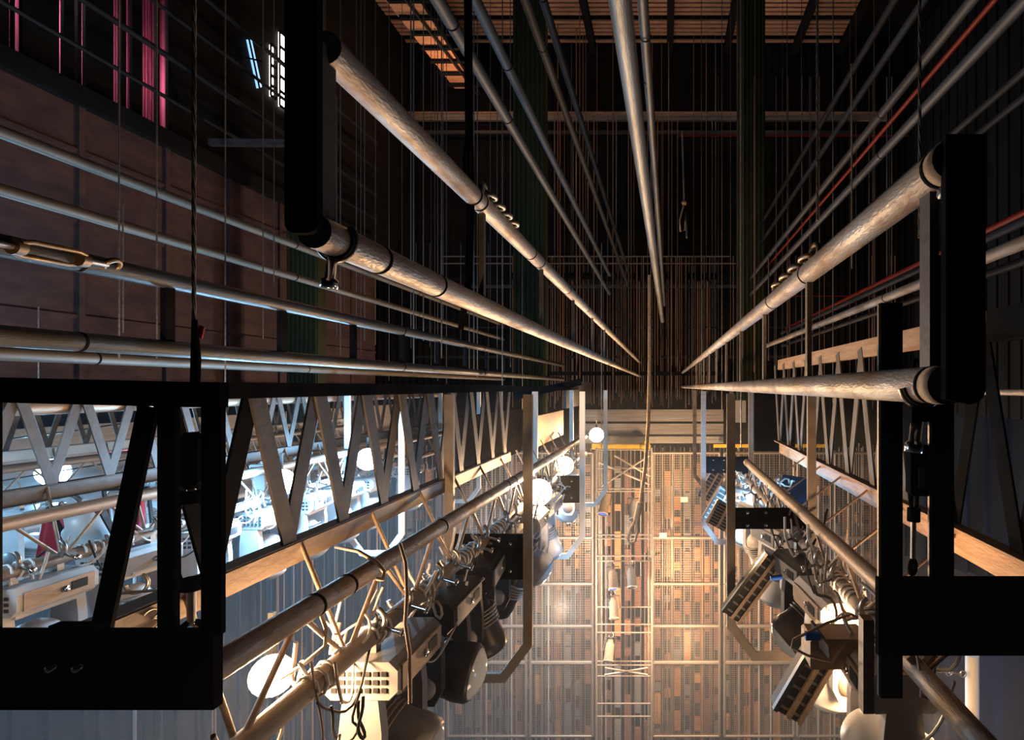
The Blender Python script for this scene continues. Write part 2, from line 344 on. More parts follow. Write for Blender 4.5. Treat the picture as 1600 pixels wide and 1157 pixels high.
# hook clamp under right lower pipe
def hook_clamp(c, lab, s=1.):
    t = thing('hook_clamp', lab, 'clamp'); c = V(c)
    MB().ring(c, (0, 1, 0), .047, .008, 16, 6, 0, PI * 1.2).build('hook', 'cast_alloy', t)
    MB().box(c + V((0, 0, -.066 * s)), (.06 * s, .035 * s, .03 * s)).build('saddle', 'black_steel', t)
    MB().lathe([(0, 0), (.012, 0), (.012, -.05), (.02, -.055), (.02, -.075), (0, -.075)], c + V((-.012, 0, -.075 * s)), (.1, 0, 1), 12).build('bolt', 'chrome', t)
    return anchor(t, c)
hook_clamp((XB, 1.27, ZB0), 'black hook clamp with shiny bolt under lower pipe of the right ladder batten')
hook_clamp((XA, 1.39, ZA0), 'black hook clamp under near end of the left ladder batten', .55)

# shackles and chains lying on the battens
def chain(pts_a, pts_b, lab, m='cast_alloy', n=7, s=.03, cat='chain'):
    t = thing('chain', lab, cat); a, b = V(pts_a), V(pts_b); d = (b - a) / n
    for i in range(n):
        c = a + d * (i + .5); tdir = d.normalized(); sd = V((1, 0, 0)) if i % 2 else V((0, 0, 1))
        sd = (sd - tdir * sd.dot(tdir)).normalized(); L = d.length * .62
        pts = []
        for k in range(17):
            an = 2 * PI * k / 16; pts.append(c + tdir * (math.cos(an) * L) + sd * (math.sin(an) * s * .6))
        MB().tube(pts, s * .2, 6, False).build('link', m, t)
    return anchor(t, a)
chain((XA + .03, YX(742, XA), ZA1 + .035), (XA + .03, YX(798, XA), ZA1 + .02), 'shiny chain lying on upper pipe of the left ladder batten', n=9, s=.05)
chain((XB - .01, YX(1282, XB), ZB1 + .05), (XB - .01, YX(1212, XB), ZB1 + .045), 'dark twisted chain lying on upper pipe of the right ladder batten', 'bronze', 9, .05)
def turnbuckle(a, b, lab, m='bronze', s=.03):
    t = thing('turnbuckle', lab, 'turnbuckle'); a, b = V(a), V(b); d = b - a; L = d.length; u = d.normalized(); o = u.orthogonal().normalized()
    p = lambda f, k=0.: a + u * (f * L) + o * k
    for k in (-1, 1): MB().tube([p(.28, k * s * .7), p(.34, k * s), p(.66, k * s), p(.72, k * s * .7)], s * .28, 8).build('body_rail', m, t)
    for f in (.28, .72): MB().tube([p(f - .03), p(f + .03)], s * .85, 10).build('body_end', m, t)
    for f0, f1 in ((.08, .30), (.70, .92)): MB().tube([p(f0), p(f1)], s * .36, 8).build('threaded_rod', 'cast_alloy', t)
    for f in (.04, .96): MB().ring(p(f), u.cross(o), s * .9, s * .32, 14, 6).build('eye', m, t)
    return anchor(t, a)

# ------------------------------------------------------------------ other longitudinal pipes
def ladder(name, X, Zs, y0, y1, r, m, lab, ups=(), ringy=(), ax=0.):
    t = thing(name, lab, 'batten')
    for i, z in enumerate(Zs):
        p = pipe_part('pipe', X, z, y0, y1, r, m, t, n=16, seg=6); rings(p, X, z, ringy, r)
    for y in ups: MB().bar((X, y, Zs[0]), (X, y, Zs[-1]), .03, .05, (0, 1, 0)).build('upright', 'black_steel', t)
    return anchor(t, (X, y0, Zs[0]))
def rg(a, b, s):
    o = []
    while a < b: o.append(a); a += s
    return o
ladder('ladder_batten', -2.4, (.185, .515), 1.6, 13.5, .040, 'blue_grey_pipe', 'blue edged ladder batten at left, just above the long black truss', rg(2.75, 12, .82), (2.33, 5.2, 7.5))
ladder('ladder_batten', -3.9, (1.16, 1.50), 2.6, 13.8, .038, 'dark_tan_pipe', 'pair of grey pipes sloping across the upper left wall', (), (6.0, 9.0))
ladder('pipe_batten', -3.9, (.195,), 2.6, 13.8, .040, 'dark_tan_pipe', 'tan pipe just above the top chord of the left truss', (), (3.9, 4.7, 6.2))
ladder('pipe_batten', -3.9, (-.13,), 2.6, 9.8, .045, 'tan_pipe', 'tan pipe just below the top chord of the left truss', ())
ladder('pipe_batten', -5.2, (1.05,), 3.0, 15.5, .03, 'dark_pipe', 'thin dark pipe beyond the pair of grey pipes on the left')
ladder('ladder_batten', -1.27, (2.17, 2.60), 1.5, 13.2, .040, 'dark_blue_pipe', 'steep pair of dark blue pipes left of the top centre', (), (3.4, 4.6))
ladder('ladder_batten', -1.07, (2.98, 3.42), 2.5, 17.0, .038, 'dark_pipe', 'steep pair of dark pipes just left of the top centre', (), (5.0,))
t = thing('ladder_batten', 'tall pale pipe and its thinner partner dropping at top centre', 'batten')
a, b = W(966, -40, 1.95), W(1035, 502, 12.5); q = pipe_part('pipe', a.x, 1.37, a.y, b.y, .042, 'pale_pipe', t, b.x, b.z)
p = pipe_part('pipe', -.13, 2.25, 2.9, 13.5, .033, 'blue_grey_pipe', t, .0, 1.95); rings(p, -.12, 2.22, (3.6, 4.1), .034)
anchor(t, (-.15, 2, 1.37))
ladder('ladder_batten', 2.1, (2.25, 2.64), 2.6, 14.5, .040, 'dark_blue_pipe', 'steep pair of dull dark blue pipes at upper right', (), (5.5,))
ladder('ladder_batten', 2.35, (3.5, 3.95), 3.0, 15.5, .038, 'dark_pipe', 'steepest pair of dark pipes at upper right')
ladder('pipe_batten', 2.5, (2.93,), 3.0, 14.5, .022, 'red_pipe', 'thin red pipe between the steep dark pipes at upper right')
ladder('ladder_batten', 3.1, (2.5, 2.72), 3.6, 14.5, .034, 'dark_pipe', 'pair of thin dark pipes reaching the upper right corner')
ladder('pipe_batten', 3.1, (1.50,), 3.6, 14.5, .03, 'red_pipe', 'red pipe running behind the right end plate')
ladder('ladder_batten', 3.0, (1.05, 1.38), 3.6, 14.5, .038, 'dark_pipe', 'pair of dark pipes right of the right end plate')
ladder('pipe_batten', 1.95, (.785,), 2.9, 11.0, .038, 'galvanised', 'tan edged pipe above the timber chord on the right', (), (5.0, 7.1))
ladder('pipe_batten', 3.2, (-.05,), 3.6, 9.0, .03, 'tan_pipe', 'thin orange lit pipe behind the right truss end')

# ------------------------------------------------------------------ lighting trusses
def truss(X, z0, z1, y0, y1, per, lab, mt, mb_, bw, thick_top=.055, hgt_low=.09, first=None, angle=True, dark=0):  # dark: first braces set black, their shade put into the colour
    t = thing('lighting_truss', lab, 'truss'); ch = MB()
    MB().bar((X, y0, z1), (X, y1, z1), .05, thick_top).build('top_chord', mt, t)
    m = MB().bar((X, y0, z0), (X, y1, z0), .012, hgt_low)
    if angle: m.bar((X - .035, y0, z0 + hgt_low / 2), (X - .035, y1, z0 + hgt_low / 2), .07, .012)
    m.build('bottom_chord', mb_, t)
    y = first if first is not None else y0; k = 0; sgn = 1
    while y < y1 - per / 2 and k < 98:
        MB().bar((X - .012, y, z1), (X - .012, y + per / 2, z0 + hgt_low * .4), .010, bw, (0, 1, 0)).build('brace', 'black_steel' if k < dark else 'truss_paint', t)
        MB().bar((X - .024, y + per / 2, z0 + hgt_low * .4), (X - .024, y + per, z1), .010, bw, (0, 1, 0)).build('brace', 'black_steel' if k < dark else 'truss_paint', t)
        y += per; k += 2
    return t
def lower_ladder(t, X, za, zb, y0, y1, per, m, m2, zc):
    """the two round pipes under the truss and the thin rods between them"""
    a = pipe_part('upper_pipe', X, za, y0, y1, .040, m, t, n=20); b = pipe_part('lower_pipe', X, zb, y0 if X < 0 else y0 - .6, y1, .038, m2, t, n=20)
    y = y0 + .15
    while y < y1 - per:
        MB().tube([(X, y, zb), (X, y + per * .5, za)], .010, 6).tube([(X, y + per * .5, za), (X, y + per, zb)], .010, 6).build('rod_brace', 'tan_pipe', t)
        MB().tube([(X, y, zb), (zc[0], y + .12, zc[1])], .009, 6).build('rod_brace', 'tan_pipe', t)
        y += per
    return a, b
XT = -1.45
t1 = truss(XT, -.655, -.012, 1.43, 5.35, .376, 'black framed truss with wide zigzag braces in the left foreground', 'black_steel', 'beige_steel', .075, hgt_low=.078, first=2.035 - .376, dark=2)
a, b = lower_ladder(t1, -1.20, -.75, -1.02, 1.45, 8.6, .55, 'worn_pipe', 'galvanised', (XT, -.62)); rings(a, -1.2, -.75, (1.95, 2.15, 3.05, 4.3, 4.5), .040)
# far half of the top chord, thinner
MB().bar((XT, 5.35, -.02), (XT, 9.5, -.02), .05, .055).build('far_chord', 'black_steel', t1)
# end frame
Y0 = 1.42
m = MB(); a = W(-60, 608, Y0); b = W(350, 618, Y0); m.bar(a, b, .03, .062)
m.build('end_bar', 'black_steel', t1)
for px0, px1 in ((250, 277), (318, 349)):
    a = W((px0 + px1) / 2, 600, Y0); b = W((px0 + px1) / 2, 990, Y0)
    MB().bar(a, b, (px1 - px0) / F * Y0, .016, (0, 1, 0)).build('end_post', 'black_steel', t1)
MB().bar(W(0, 620, Y0), W(0, 990, Y0), .006, .006, (0, 1, 0)).build('end_post', 'black_steel', t1)
a, b = W(-60, 985, Y0), W(341, 1105, Y0)
MB().box(((a.x + b.x) / 2, Y0, (a.z + b.z) / 2), (b.x - a.x, .03, a.z - b.z)).build('end_plate', 'black_steel', t1)
MB().box(W(122, 981, Y0 + .03), (.12, .03, .02)).build('shim', 'black_steel', t1)
MB().bar(W(233, 636, Y0 + .05), W(158, 990, Y0 + .05), .05, .012, (0, 1, 0)).build('end_brace', 'black_steel', t1)
for px in (94, 135): MB().lathe([(0, -.03), (.009, -.03), (.009, 0)], W(px, 1038, Y0), (0, 1, 0), 6).build('bolt', 'chrome', t1)
# chalk figure on the bottom chord
c3 = []
for i in range(15):
    an = PI * .85 - i / 14 * PI * 1.25; c3.append((math.cos(an) * .022, .026 + math.sin(an) * .022))
for i in range(15):
    an = PI * .45 - i / 14 * PI * 1.2; c3.append((math.cos(an) * .024 + .002, -.02 + math.sin(an) * .024))
yc = YX(225, XT) + .0
MB().tube([(XT + .009, yc + .01 + u_ * 1.1, -.655 + v_ * .62) for u_, v_ in c3], .0028, 5).build('chalk_three', 'chalk', t1)
anchor(t1, (XT, 1.8, -.655))

t2 = truss(-3.82, -.66, -.03, 2.9, 10.5, .376, 'second truss from the left foreground, its braces blue lit behind the bulbs', 'truss_paint', 'truss_paint', .06, first=3.0)
a, b = lower_ladder(t2, -3.60, -.75, -1.02, 2.7, 10.2, .55, 'tan_pipe', 'galvanised', (-3.82, -.62)); anchor(t2, (-3.8, 3, -.66))
t3 = truss(-6.2, -.66, -.03, 4.6, 11.5, .376, 'third truss from the left foreground, below the tan fascia board', 'blue_grey_pipe', 'white_board', .05, first=4.8)
a, b = lower_ladder(t3, -6.0, -.75, -1.02, 4.4, 11.2, .55, 'galvanised', 'galvanised', (-6.2, -.62)); anchor(t3, (-6.2, 4.6, -.66))
XR = 1.42
t4 = truss(XR, -.735, .27, 2.0, 7.0, .52, 'truss with a timber bottom chord on the right behind black end frame', 'truss_wood', 'truss_wood', .085, thick_top=.12, hgt_low=.145, first=2.24 - .26 - .52 + .52, dark=4)
lower_ladder(t4, .93, -.85, -1.04, 1.9, 6.4, .6, 'tan_pipe', 'galvanised', (XR, -.72))
MB().bar((XR, 1.2, .26), (XR, 2.45, .26), .07, .135).build('shaded_chord', 'black_steel', t4)  # near part of the timber chord, its shade put in as black
Y1 = 1.9
for px0, px1, py0, py1 in ((1375, 1409, 474, 1090), (1454, 1489, 400, 960)):
    a = W((px0 + px1) / 2, py0, Y1); b = W((px0 + px1) / 2, py1, Y1)
    MB().bar(a, b, (px1 - px0) / F * Y1, .016, (0, 1, 0)).build('end_post', 'black_steel', t4)
    MB().bar(a + V((-.037, .012, 0)), b + V((-.037, .012, 0)), .004, .012, (0, 1, 0)).build('lit_edge', 'tan_pipe', t4)  # tan strip paints the light along the edge of the post
a, b = W(1370, 903, Y1), W(1680, 1022, Y1)
MB().box(((a.x + b.x) / 2, Y1, (a.z + b.z) / 2), (b.x - a.x, .03, a.z - b.z)).build('end_plate', 'black_steel', t4)
a, b = W(1345, 965, 1.98), W(1362, 1110, 1.98)
MB().box(((a.x + b.x) / 2, 1.98, (a.z + b.z) / 2), (b.x - a.x, .05, a.z - b.z)).build('edge_strip', 'tan_pipe', t4)
MB().bar(W(1418, 1020, 2.1), W(1475, 1085, 2.1), .05, .04).bar(W(1460, 1022, 2.15), W(1436, 1050, 2.15), .03, .02).build('end_brace', 'tan_pipe', t4)
anchor(t4, (XR, 1.9, -.73))
# boards of the left rig beyond the first truss
solo('side_board', MB().box((-1.50, 7.3, -.52), (.04, 2.1, .36)), 'truss_wood', 'tan board hung beneath the far end of the left truss', 'board')
solo('side_board', MB().box((-2.7, 9.0, -.80), (.05, 3.4, .80)), 'black_steel', 'dark panel behind the far end of the left truss', 'panel')
solo('metal_sheet', MB().box((-1.52, 10.2, -.12), (.04, 3.0, .42)), 'blue_grey_pipe', 'blue lit panel under the dark sloping beam left of centre', 'panel')
solo('sloping_beam', MB().bar(W(803, 620, 8), W(908, 597, 8.2), .1, .10), 'black_steel', 'dark beam sloping up to the right from the left truss end', 'beam')

# ------------------------------------------------------------------ guard frames (octagonal hoops of flat bar)
def guard(xi, xo, Y, zt, zb, m, lab, ch=.22, plate=None, wb=.06):
    t = thing('guard_frame', lab, 'guard frame', None); sg = 1 if xo > xi else -1
    path = [(xi, zt), (xi, zb + ch), (xi + sg * ch * .75, zb), (xo - sg * ch * .75, zb), (xo, zb + ch), (xo, zt)]
    mb = MB(); hw = wb / 2
    def off(i, s):
        p = V((path[i][0], 0, path[i][1])); ds = []
        if i > 0: q = V((path[i - 1][0], 0, path[i - 1][1])); ds.append((p - q).normalized())
        if i < 5: q = V((path[i + 1][0], 0, path[i + 1][1])); ds.append((q - p).normalized())
        ns = [V((-d.z, 0, d.x)) for d in ds]; n = sum(ns, V()).normalized(); k = 1 / max(.3, n.dot(ns[0]))
        return p + n * (s * hw * k)
    vs = []
    for i in range(6):
        for s_, y_ in ((1, -.015), (-1, -.015), (-1, .015), (1, .015)):
            q = off(i, s_); vs.append(V((q.x, Y + y_, q.z)))
    fs = [[i * 4 + k, i * 4 + (k + 1) % 4, (i + 1) * 4 + (k + 1) % 4, (i + 1) * 4 + k] for i in range(5) for k in range(4)]
    mb.add(vs, fs + [[3, 2, 1, 0], [20, 21, 22, 23]]); mb.build('hoop', m, t)
    if plate:
        z0, z1 = plate; x0, x1 = min(xi, xo), max(xi, xo)
        MB().box(((x0 + x1) / 2, Y + .03, (z0 + z1) / 2), (x1 - x0, .02, z1 - z0)).build('gusset_plate', 'black_steel', t)
        for bx in (.12, .25): 
            for bz in (.2, .8): MB().lathe([(0, -.03), (.012, -.03), (.012, 0)], (xi + sg * bx, Y + .03, z0 + (z1 - z0) * bz), (0, 1, 0), 6).build('bolt', 'chrome', t)
    return anchor(t, ((xi + xo) / 2, Y, zb))
guard(-.90, -1.42, 3.76, -.05, -1.92, 'hoop_paint', 'brown hoop guard hanging from the left rig, nearest of its row', plate=(-1.28, -.98))
guard(-.90, -1.42, 6.25, -.05, -1.86, 'white_board', 'pale hoop guard left of centre, second of its row', plate=(-1.28, -.98))
guard(-.90, -1.42, 8.7, -.05, -1.80, 'white_board', 'brightest hoop guard beside the far warm lamp', plate=None)
guard(-3.0, -3.62, 6.5, -.05, -1.90, 'white_board', 'blue white hoop guard hanging beneath the bulbs at left centre', plate=None)
guard(-3.0, -3.62, 9.2, -.05, -1.85, 'white_board', 'small blue white hoop guard behind the left truss end', plate=None)
guard(.475, 1.05, 4.06, -.05, -1.92, 'hoop_paint', 'brown hoop guard on the right rig, nearest of its row', plate=(-1.02, -.87))
guard(.475, 1.05, 6.9, -.05, -1.88, 'grey_weight', 'grey hoop guard on the right rig, second of its row', plate=(-1.05, -.85))
guard(.475, 1.05, 8.9, -.05, -1.60, 'galvanised', 'pale hoop guard on the right rig, farthest of its row')

# ------------------------------------------------------------------ lighting fixtures
def moving_head(lab, body, panel, lens, tilt=0., grp=None):
    """hangs from a pipe at its origin; long side of the base along Y"""
    t = thing('moving_head_light', lab, 'stage light', grp)
    base = MB().box((0, 0, -.20), (.30, .44, .15), None, .035).build('base', body, t)
    MB().box((.153, 0, -.20), (.008, .38, .10)).build('side_panel', panel, base)
    MB().box((.158, .10, -.195), (.006, .09, .05)).build('display', 'black_fixture', base)
    MB().lathe([(0, 0), (.018, 0), (.018, .012), (0, .012)], (.155, .02, -.20), (1, 0, 0), 12).build('dial', 'chrome', base)
    g = MB()
    for i in range(7): 
        for j in range(3): g.box((-.10 + i * .033, -.222, -.235 + j * .032), (.02, .008, .018))
    g.build('vent', 'black_fixture', base)
    for y in (-.12, .12):
        c = MB().ring((0, y, 0), (0, 1, 0), .052, .012, 14, 6, -PI * .1, PI * 1.2); c.box((0, y, -.09), (.05, .04, .07)); c.build('clamp', 'cast_alloy', t)
        MB().lathe([(0, 0), (.009, 0), (.009, .07), (.02, .07), (.02, .085), (0, .085)], (.05, y, -.03), (1, 0, -.3), 8).build('wing_bolt', 'chrome', t)
    hz = -.55
    for s in (-1, 1):
        MB().plate([V((0, s * .19, -.27)) + V((x, 0, z)) for x, z in ((-.07, 0), (.07, 0), (.085, -.14), (.085, -.30), (.05, -.37), (-.05, -.37), (-.085, -.30), (-.085, -.14))], .055).build('yoke_arm', body, t)
        MB().lathe([(0, 0), (.06, 0), (.055, .012), (0, .014)], (0, s * .218, hz), (0, s, 0), 16).build('pivot_cap', panel, t)
    MB().box((0, 0, -.285), (.20, .36, .03)).build('yoke_bridge', body, t)
    a = V((math.sin(tilt), 0, -math.cos(tilt)))
    hd = MB().lathe([(0, -.17), (.07, -.165), (.11, -.13), (.135, -.05), (.14, .06), (.15, .10), (.15, .17), (.135, .19), (.13, .19)], (0, 0, hz), a, 22).build('head', body, t)
    MB().lathe([(.132, .185), (.12, .20), (.08, .225), (.03, .238), (0, .24)], (0, 0, hz), a, 20).build('lens', lens, hd)
    f = MB()
    for k in range(5): f.lathe([(.128, -.09 + k * .022), (.15, -.088 + k * .022), (.15, -.082 + k * .022), (.128, -.08 + k * .022)], (0, 0, hz), a, 20)
    f.build('cooling_fins', panel, hd)
    return t
PROTO = {}
def place_head(kind, loc, rz, tilt, lab, grp):
    kk = (kind, round(tilt, 1))
    body, panel, lens = {'white': ('white_fixture', 'grey_fixture', 'glass'), 'black': ('black_fixture', 'grey_fixture', 'glass'), 'grey': ('grey_fixture', 'tan_pipe', 'glass'), 'tan': ('white_fixture', 'tan_pipe', 'glass')}[kind]
    if kk not in PROTO: o = PROTO[kk] = moving_head(lab, body, panel, lens, tilt)
    else: o = dup(PROTO[kk])
    o['label'] = lab; o['group'] = grp; o.location = loc; o.rotation_euler = (0, 0, rz); return o
heads = [(-1.2, 2.46, 'grey', .0, 1.1), (-1.2, 3.06, 'black', .0, 1.4), (-1.2, 3.62, 'black', .1, .3), (-1.2, 4.30, 'black', .0, -.6), (-1.2, 4.95, 'grey', .0, .9), (-1.2, 5.65, 'white', 0, .3), (-1.2, 7.3, 'white', 0, -.5)]
HL = ['grey moving head light at bottom centre left, its base nearest the lit lamp', 'black moving head light with domed lens, second along the left centre pipe', 'black moving head light leaning, third along the left centre pipe',
      'black moving head light, fourth along the left centre pipe before the brown hoop', 'grey moving head light with big dome, fifth along the left centre pipe', 'white moving head light between the brown and pale hoops on the left', 'white moving head light near the far end of the left centre pipe']
for (X, y, k, rz, tl), lab in zip(heads, HL): place_head(k, (X, y, -.96), rz, tl, lab, 'moving heads on the left centre pipe')
for i, y in enumerate((2.65, 3.25, 3.85, 4.45, 5.15, 5.75, 6.35, 6.95, 8.0)):
    place_head('white' if i != 1 else 'tan', (-3.6, y, -.96), (.1, .0, -.1, .15, 0, .1, -.05, 0, .1)[i], (.4, -.3, .3, -.5, 0, .4, .2, -.4, .3)[i],
               'white moving head light on the blue lit rig, %s counted from the camera' % ORD[i], 'white moving heads on the blue lit rig')
for i, y in enumerate((4.7, 5.4, 6.6, 7.6, 8.6, 9.6)):
    place_head('white', (-6.0, y, -1.02), .1 * (i % 3), (.4, -.3, .3)[i % 3], 'white moving head light on the far left rig under the fascia, %s in its row' % ORD[i], 'white moving heads on the far left rig')
RL = ['pale moving head light at bottom right with round honeycomb lens', 'tan moving head light with long side arm on the right rig, second', 'black moving head light hanging behind the blue tape on the right rig', 'white moving head light behind the gusset plate on the right rig', 'white moving head light, fifth down the right rig', 'pale moving head light, farthest on the right rig']
for i, (y, k, tl) in enumerate(((2.42, 'tan', -1.0), (3.15, 'tan', .2), (3.72, 'black', .9), (4.6, 'white', .2), (5.4, 'white', -.4), (6.2, 'grey', .3))):
    place_head(k, (.93, y, -.99), PI + .1 * i, tl, RL[i], 'moving heads on the right rig')

def par_can(loc, rx, rz, m, lab, grp, lens='glass', s=1.):
    t = thing('par_can', lab, 'spotlight', grp)
    MB().lathe([(0, .20), (.05, .20), (.06, .15), (.085, .12), (.09, -.16), (.10, -.16), (.10, -.19), (.09, -.19)], (0, 0, -.28), (0, 0, 1), 18).build('can', m, t)
    MB().lathe([(.088, 0), (.05, -.012), (0, -.016)], (0, 0, -.455), (0, 0, 1), 16).build('lens', lens, t)
    y = MB(); y.bar((-.115, 0, -.28), (-.115, 0, -.04), .01, .03, (0, 1, 0)).bar((.115, 0, -.28), (.115, 0, -.04), .01, .03, (0, 1, 0)).bar((-.115, 0, -.04), (.115, 0, -.04), .03, .01); y.build('yoke', 'black_fixture', t)
    MB().ring((0, 0, 0), (0, 1, 0), .045, .010, 14, 6, -PI * .1, PI * 1.2).build('clamp', 'cast_alloy', t)
    t.location = loc; t.rotation_euler = (rx, 0, rz); t.scale = (s, s, s); return t
par_can((-3.95, 3.78, -.76), .5, .1, 'white_fixture', 'large white par can tilted before the red cloth', 'par cans', 'glass', 1.4)
par_can((-4.5, 4.75, -.80), .2, .3, 'white_fixture', 'white par can right of the red cloth at left', 'par cans', 'glass', 1.3)
par_can((-2.55, 2.75, -.95), -.1, .3, 'grey_fixture', 'grey cylinder lamp right of the slanted black brace', 'par cans', 'glass', 1.0)
par_can((-1.25, 6.0, -1.04), .2, .4, 'white_fixture', 'white par can with round shell beside the pale hoop', 'par cans', 'glass', 1.2)
# strip lights with chrome edges, tilted, on the inner side of the right rig
def strip_light(a, b, wd, lab, grp):
    t = thing('strip_light', lab, 'strip light', grp); a, b = V(a), V(b); u = (b - a).normalized(); n = V((0, -1, 0)); sd = u.cross(n).normalized()
    MB().bar(a, b, wd, .10, (0, -1, 0)).build('housing', 'black_fixture', t)
    for s in (-1, -.1, 1): MB().bar(a + sd * (s * wd / 2) + n * .055, b + sd * (s * wd / 2) + n * .055, .022, .03, (0, -1, 0)).build('edge_rail', 'tan_pipe' if s < 1 else 'chrome', t)
    mb = MB()
    for k in range(8):
        p = a + (b - a) * ((k + .5) / 8) + n * .05; mb.bar(p - u * .004 - sd * wd * .42, p - u * .004 + sd * wd * .42, .012, .012, (0, -1, 0))
    mb.build('divider', 'grey_fixture', t)
    return anchor(t, (a + b) / 2)
strip_light(W(1298, 985, 2.75), W(1225, 1110, 2.75), .13, 'large tilted strip light with tan rails at bottom right', 'tilted strip lights')
strip_light(W(1207, 870, 3.9), W(1140, 960, 3.9), .13, 'tilted strip light right of the brown hoop on the right', 'tilted strip lights')
strip_light(W(1137, 765, 6.4), W(1108, 815, 6.4), .19, 'tilted strip light left of the brown hoop on the right, lower one', 'tilted strip lights')
strip_light(W(1122, 737, 7.8), W(1098, 778, 7.8), .19, 'small tilted strip light beside the farthest right hoop', 'tilted strip lights')
strip_light(W(1136, 788, 5.2), W(1118, 822, 5.2), .19, 'tilted strip light just behind the nearest right hoop', 'tilted strip lights')
strip_light(W(822, 840, 5.0), W(806, 880, 5.0), .22, 'white edged strip light behind the brown left hoop', 'tilted strip lights')
# control box with blue tape
t = thing('driver_box', 'tan open sided box with vents hanging at bottom right under the pipe', 'box')
a = W(1305, 1010, 2.5); MB().box(a, (.26, .16, .13), None, .01).build('case', 'tan_pipe', t)
MB().plate([W(1268, 970, 2.45), W(1296, 1010, 2.35), W(1298, 1030, 2.35), W(1276, 1005, 2.45)], .012).build('flap', 'grey_fixture', t)
anchor(t, a)
solo('blue_tape', MB().box(W(1269, 994, 2.4), (.06, .03, .028)), 'blue_tape', 'bright blue tape block on a cable at bottom right', 'tape')
solo('blue_tape', MB().tube([W(1204, 904, 3.0), W(1222, 902, 3.0)], .014, 8), 'blue_tape', 'blue tape band above the tan fixture on the right', 'tape')
solo('blue_tarp', MB().plate([W(1222, 742, 7), W(1262, 748, 7), W(1258, 800, 7), W(1218, 792, 7)], .05), 'blue_cloth', 'blue cloth bundle behind the timber chord on the right', 'cloth')

# ------------------------------------------------------------------ lit lamps with their light
def lamp(px, py, Y, warm, power, lab, r=.09, down=None):
    down = power * (1.5 if warm else 5) if down is None else down
    c = W(px, py, Y); t = thing('flood_lamp', lab, 'lamp', 'lit flood lamps')
    ax = V((-.25 * c.x / abs(c.x) if c.x else 0, -.9, .0)) if False else (V((0, 0, 0)) - c).normalized()
    MB().lathe([(.015, -.16), (r * .5, -.14), (r * .9, -.06), (r * 1.2, .02), (r * 1.25, .02), (r * .95, -.07), (r * .4, -.13)], c, ax, 20).build('reflector', 'grey_fixture', t)
    MB().lathe([(r * 1.02, .0), (r * .8, .03), (r * .4, .05), (0, .055)], c, ax, 18).build('bulb', 'warm_lens' if warm else 'cold_lens', t)
    MB().bar(c - ax * .12, c - ax * .12 + V((0, 0, .25)), .02, .02).build('bracket', 'black_fixture', t)
    l = bpy.data.lights.new('lamp_light', 'POINT'); l.energy = power; l.shadow_soft_size = .07
    l.color = (1, .60, .30) if warm else (.27, .62, 1)
    lo = bpy.data.objects.new('lamp_light', l); col.objects.link(lo); lo.location = c + ax * .16 ; lo.parent = t
    anchor(t, c); lo.location = ax * .16
    if down:
        l2 = bpy.data.lights.new('lamp_beam', 'SPOT'); l2.energy = down; l2.color = l.color; l2.shadow_soft_size = .12; l2.spot_size = 2.9; l2.spot_blend = .5
        lo = bpy.data.objects.new('lamp_beam', l2); col.objects.link(lo); lo.parent = t; lo.location = ax * .16 + V((0, 0, .02))
    return t
lamp(83, 738, 6.9, False, 240, 'cold white flood lamp at far left behind the black brace', .13, 1500)
lamp(440, 752, 5.0, False, 90, 'cold white flood lamp between the zigzag braces, lower of the pair', .085)
lamp(575, 718, 6.4, False, 110, 'cold white flood lamp between the zigzag braces, upper of the pair', .10)
lamp(425, 1056, 2.15, True, 90, 'glaring warm flood lamp at the bottom edge by the near pipes', .060)
lamp(841, 770, 5.2, True, 150, 'largest warm flood lamp beside the brown hoop left of centre', .10)
lamp(882, 728, 6.8, True, 120, 'warm flood lamp between the other two, left of centre', .09)
lamp(932, 680, 9.6, True, 200, 'small farthest warm flood lamp beside the pale balcony boards', .10)
# added lamps, no such fixtures seen, to light the right rig and cables
lamp(1178, 778, 6.0, False, 110, 'added cold lamp in the cable bundle behind the right rig', .022)
lamp(1430, 1085, 2.9, True, 60, 'added warm lamp low behind the right end plate', .05)
lamp(1330, 1010, 2.9, True, 35, 'small added warm lamp lighting the right rig fixtures', .03)

# ------------------------------------------------------------------ cables
def cable(a, b, sag, r, m, lab, grp, wig=.0, name='power_cable', n=14):
    a, b = V(a), V(b); pts = []
    ph = [random.uniform(0, 6) for _ in range(3)]
    for i in range(n + 1):
        f = i / n; p = a.lerp(b, f); p.z -= sag * 4 * f * (1 - f)
        e = math.sin(PI * f)
        p += V((math.sin(f * 9 + ph[0]), math.sin(f * 7 + ph[1]), math.sin(f * 11 + ph[2]))) * wig * e
        pts.append(p)
    return solo(name, MB().tube(pts, r, 6), m, lab, 'cable', grp)
C3 = ['cable_white', 'cable_black', 'cable_tan']
for rig, X, z, ys, nn, lab, grp in (
    (0, -1.2, -1.02, (1.6, 6.4), 62, 'slack cable looped over the pipes and fixtures left of centre', 'cables on the left centre rig'),
    (1, -3.6, -1.02, (2.6, 8.5), 56, 'slack cable looped over the blue lit pipes and fixtures at left', 'cables on the blue lit rig'),
    (2, -6.0, -1.02, (4.4, 10.5), 30, 'slack cable looped over the far left rig', 'cables on the far left rig'),
    (3, .93, -1.04, (1.95, 6.3), 62, 'slack cable looped over the pipe and fixtures of the right rig', 'cables on the right rig')):
    for i in range(nn):
        y = random.uniform(*ys); x = X + random.uniform(-.15, .17)
        a = V((x, y, z + random.uniform(-.1, .12))); b = V((X + random.uniform(-.16, .2), y + random.uniform(-.45, .5), z + random.uniform(-.22, .25)))
        cable(a, b, random.uniform(.02, .22), random.choice((.005, .006, .008)), random.choices(C3, (5, 2, 4))[0], lab, grp, random.uniform(.01, .045))
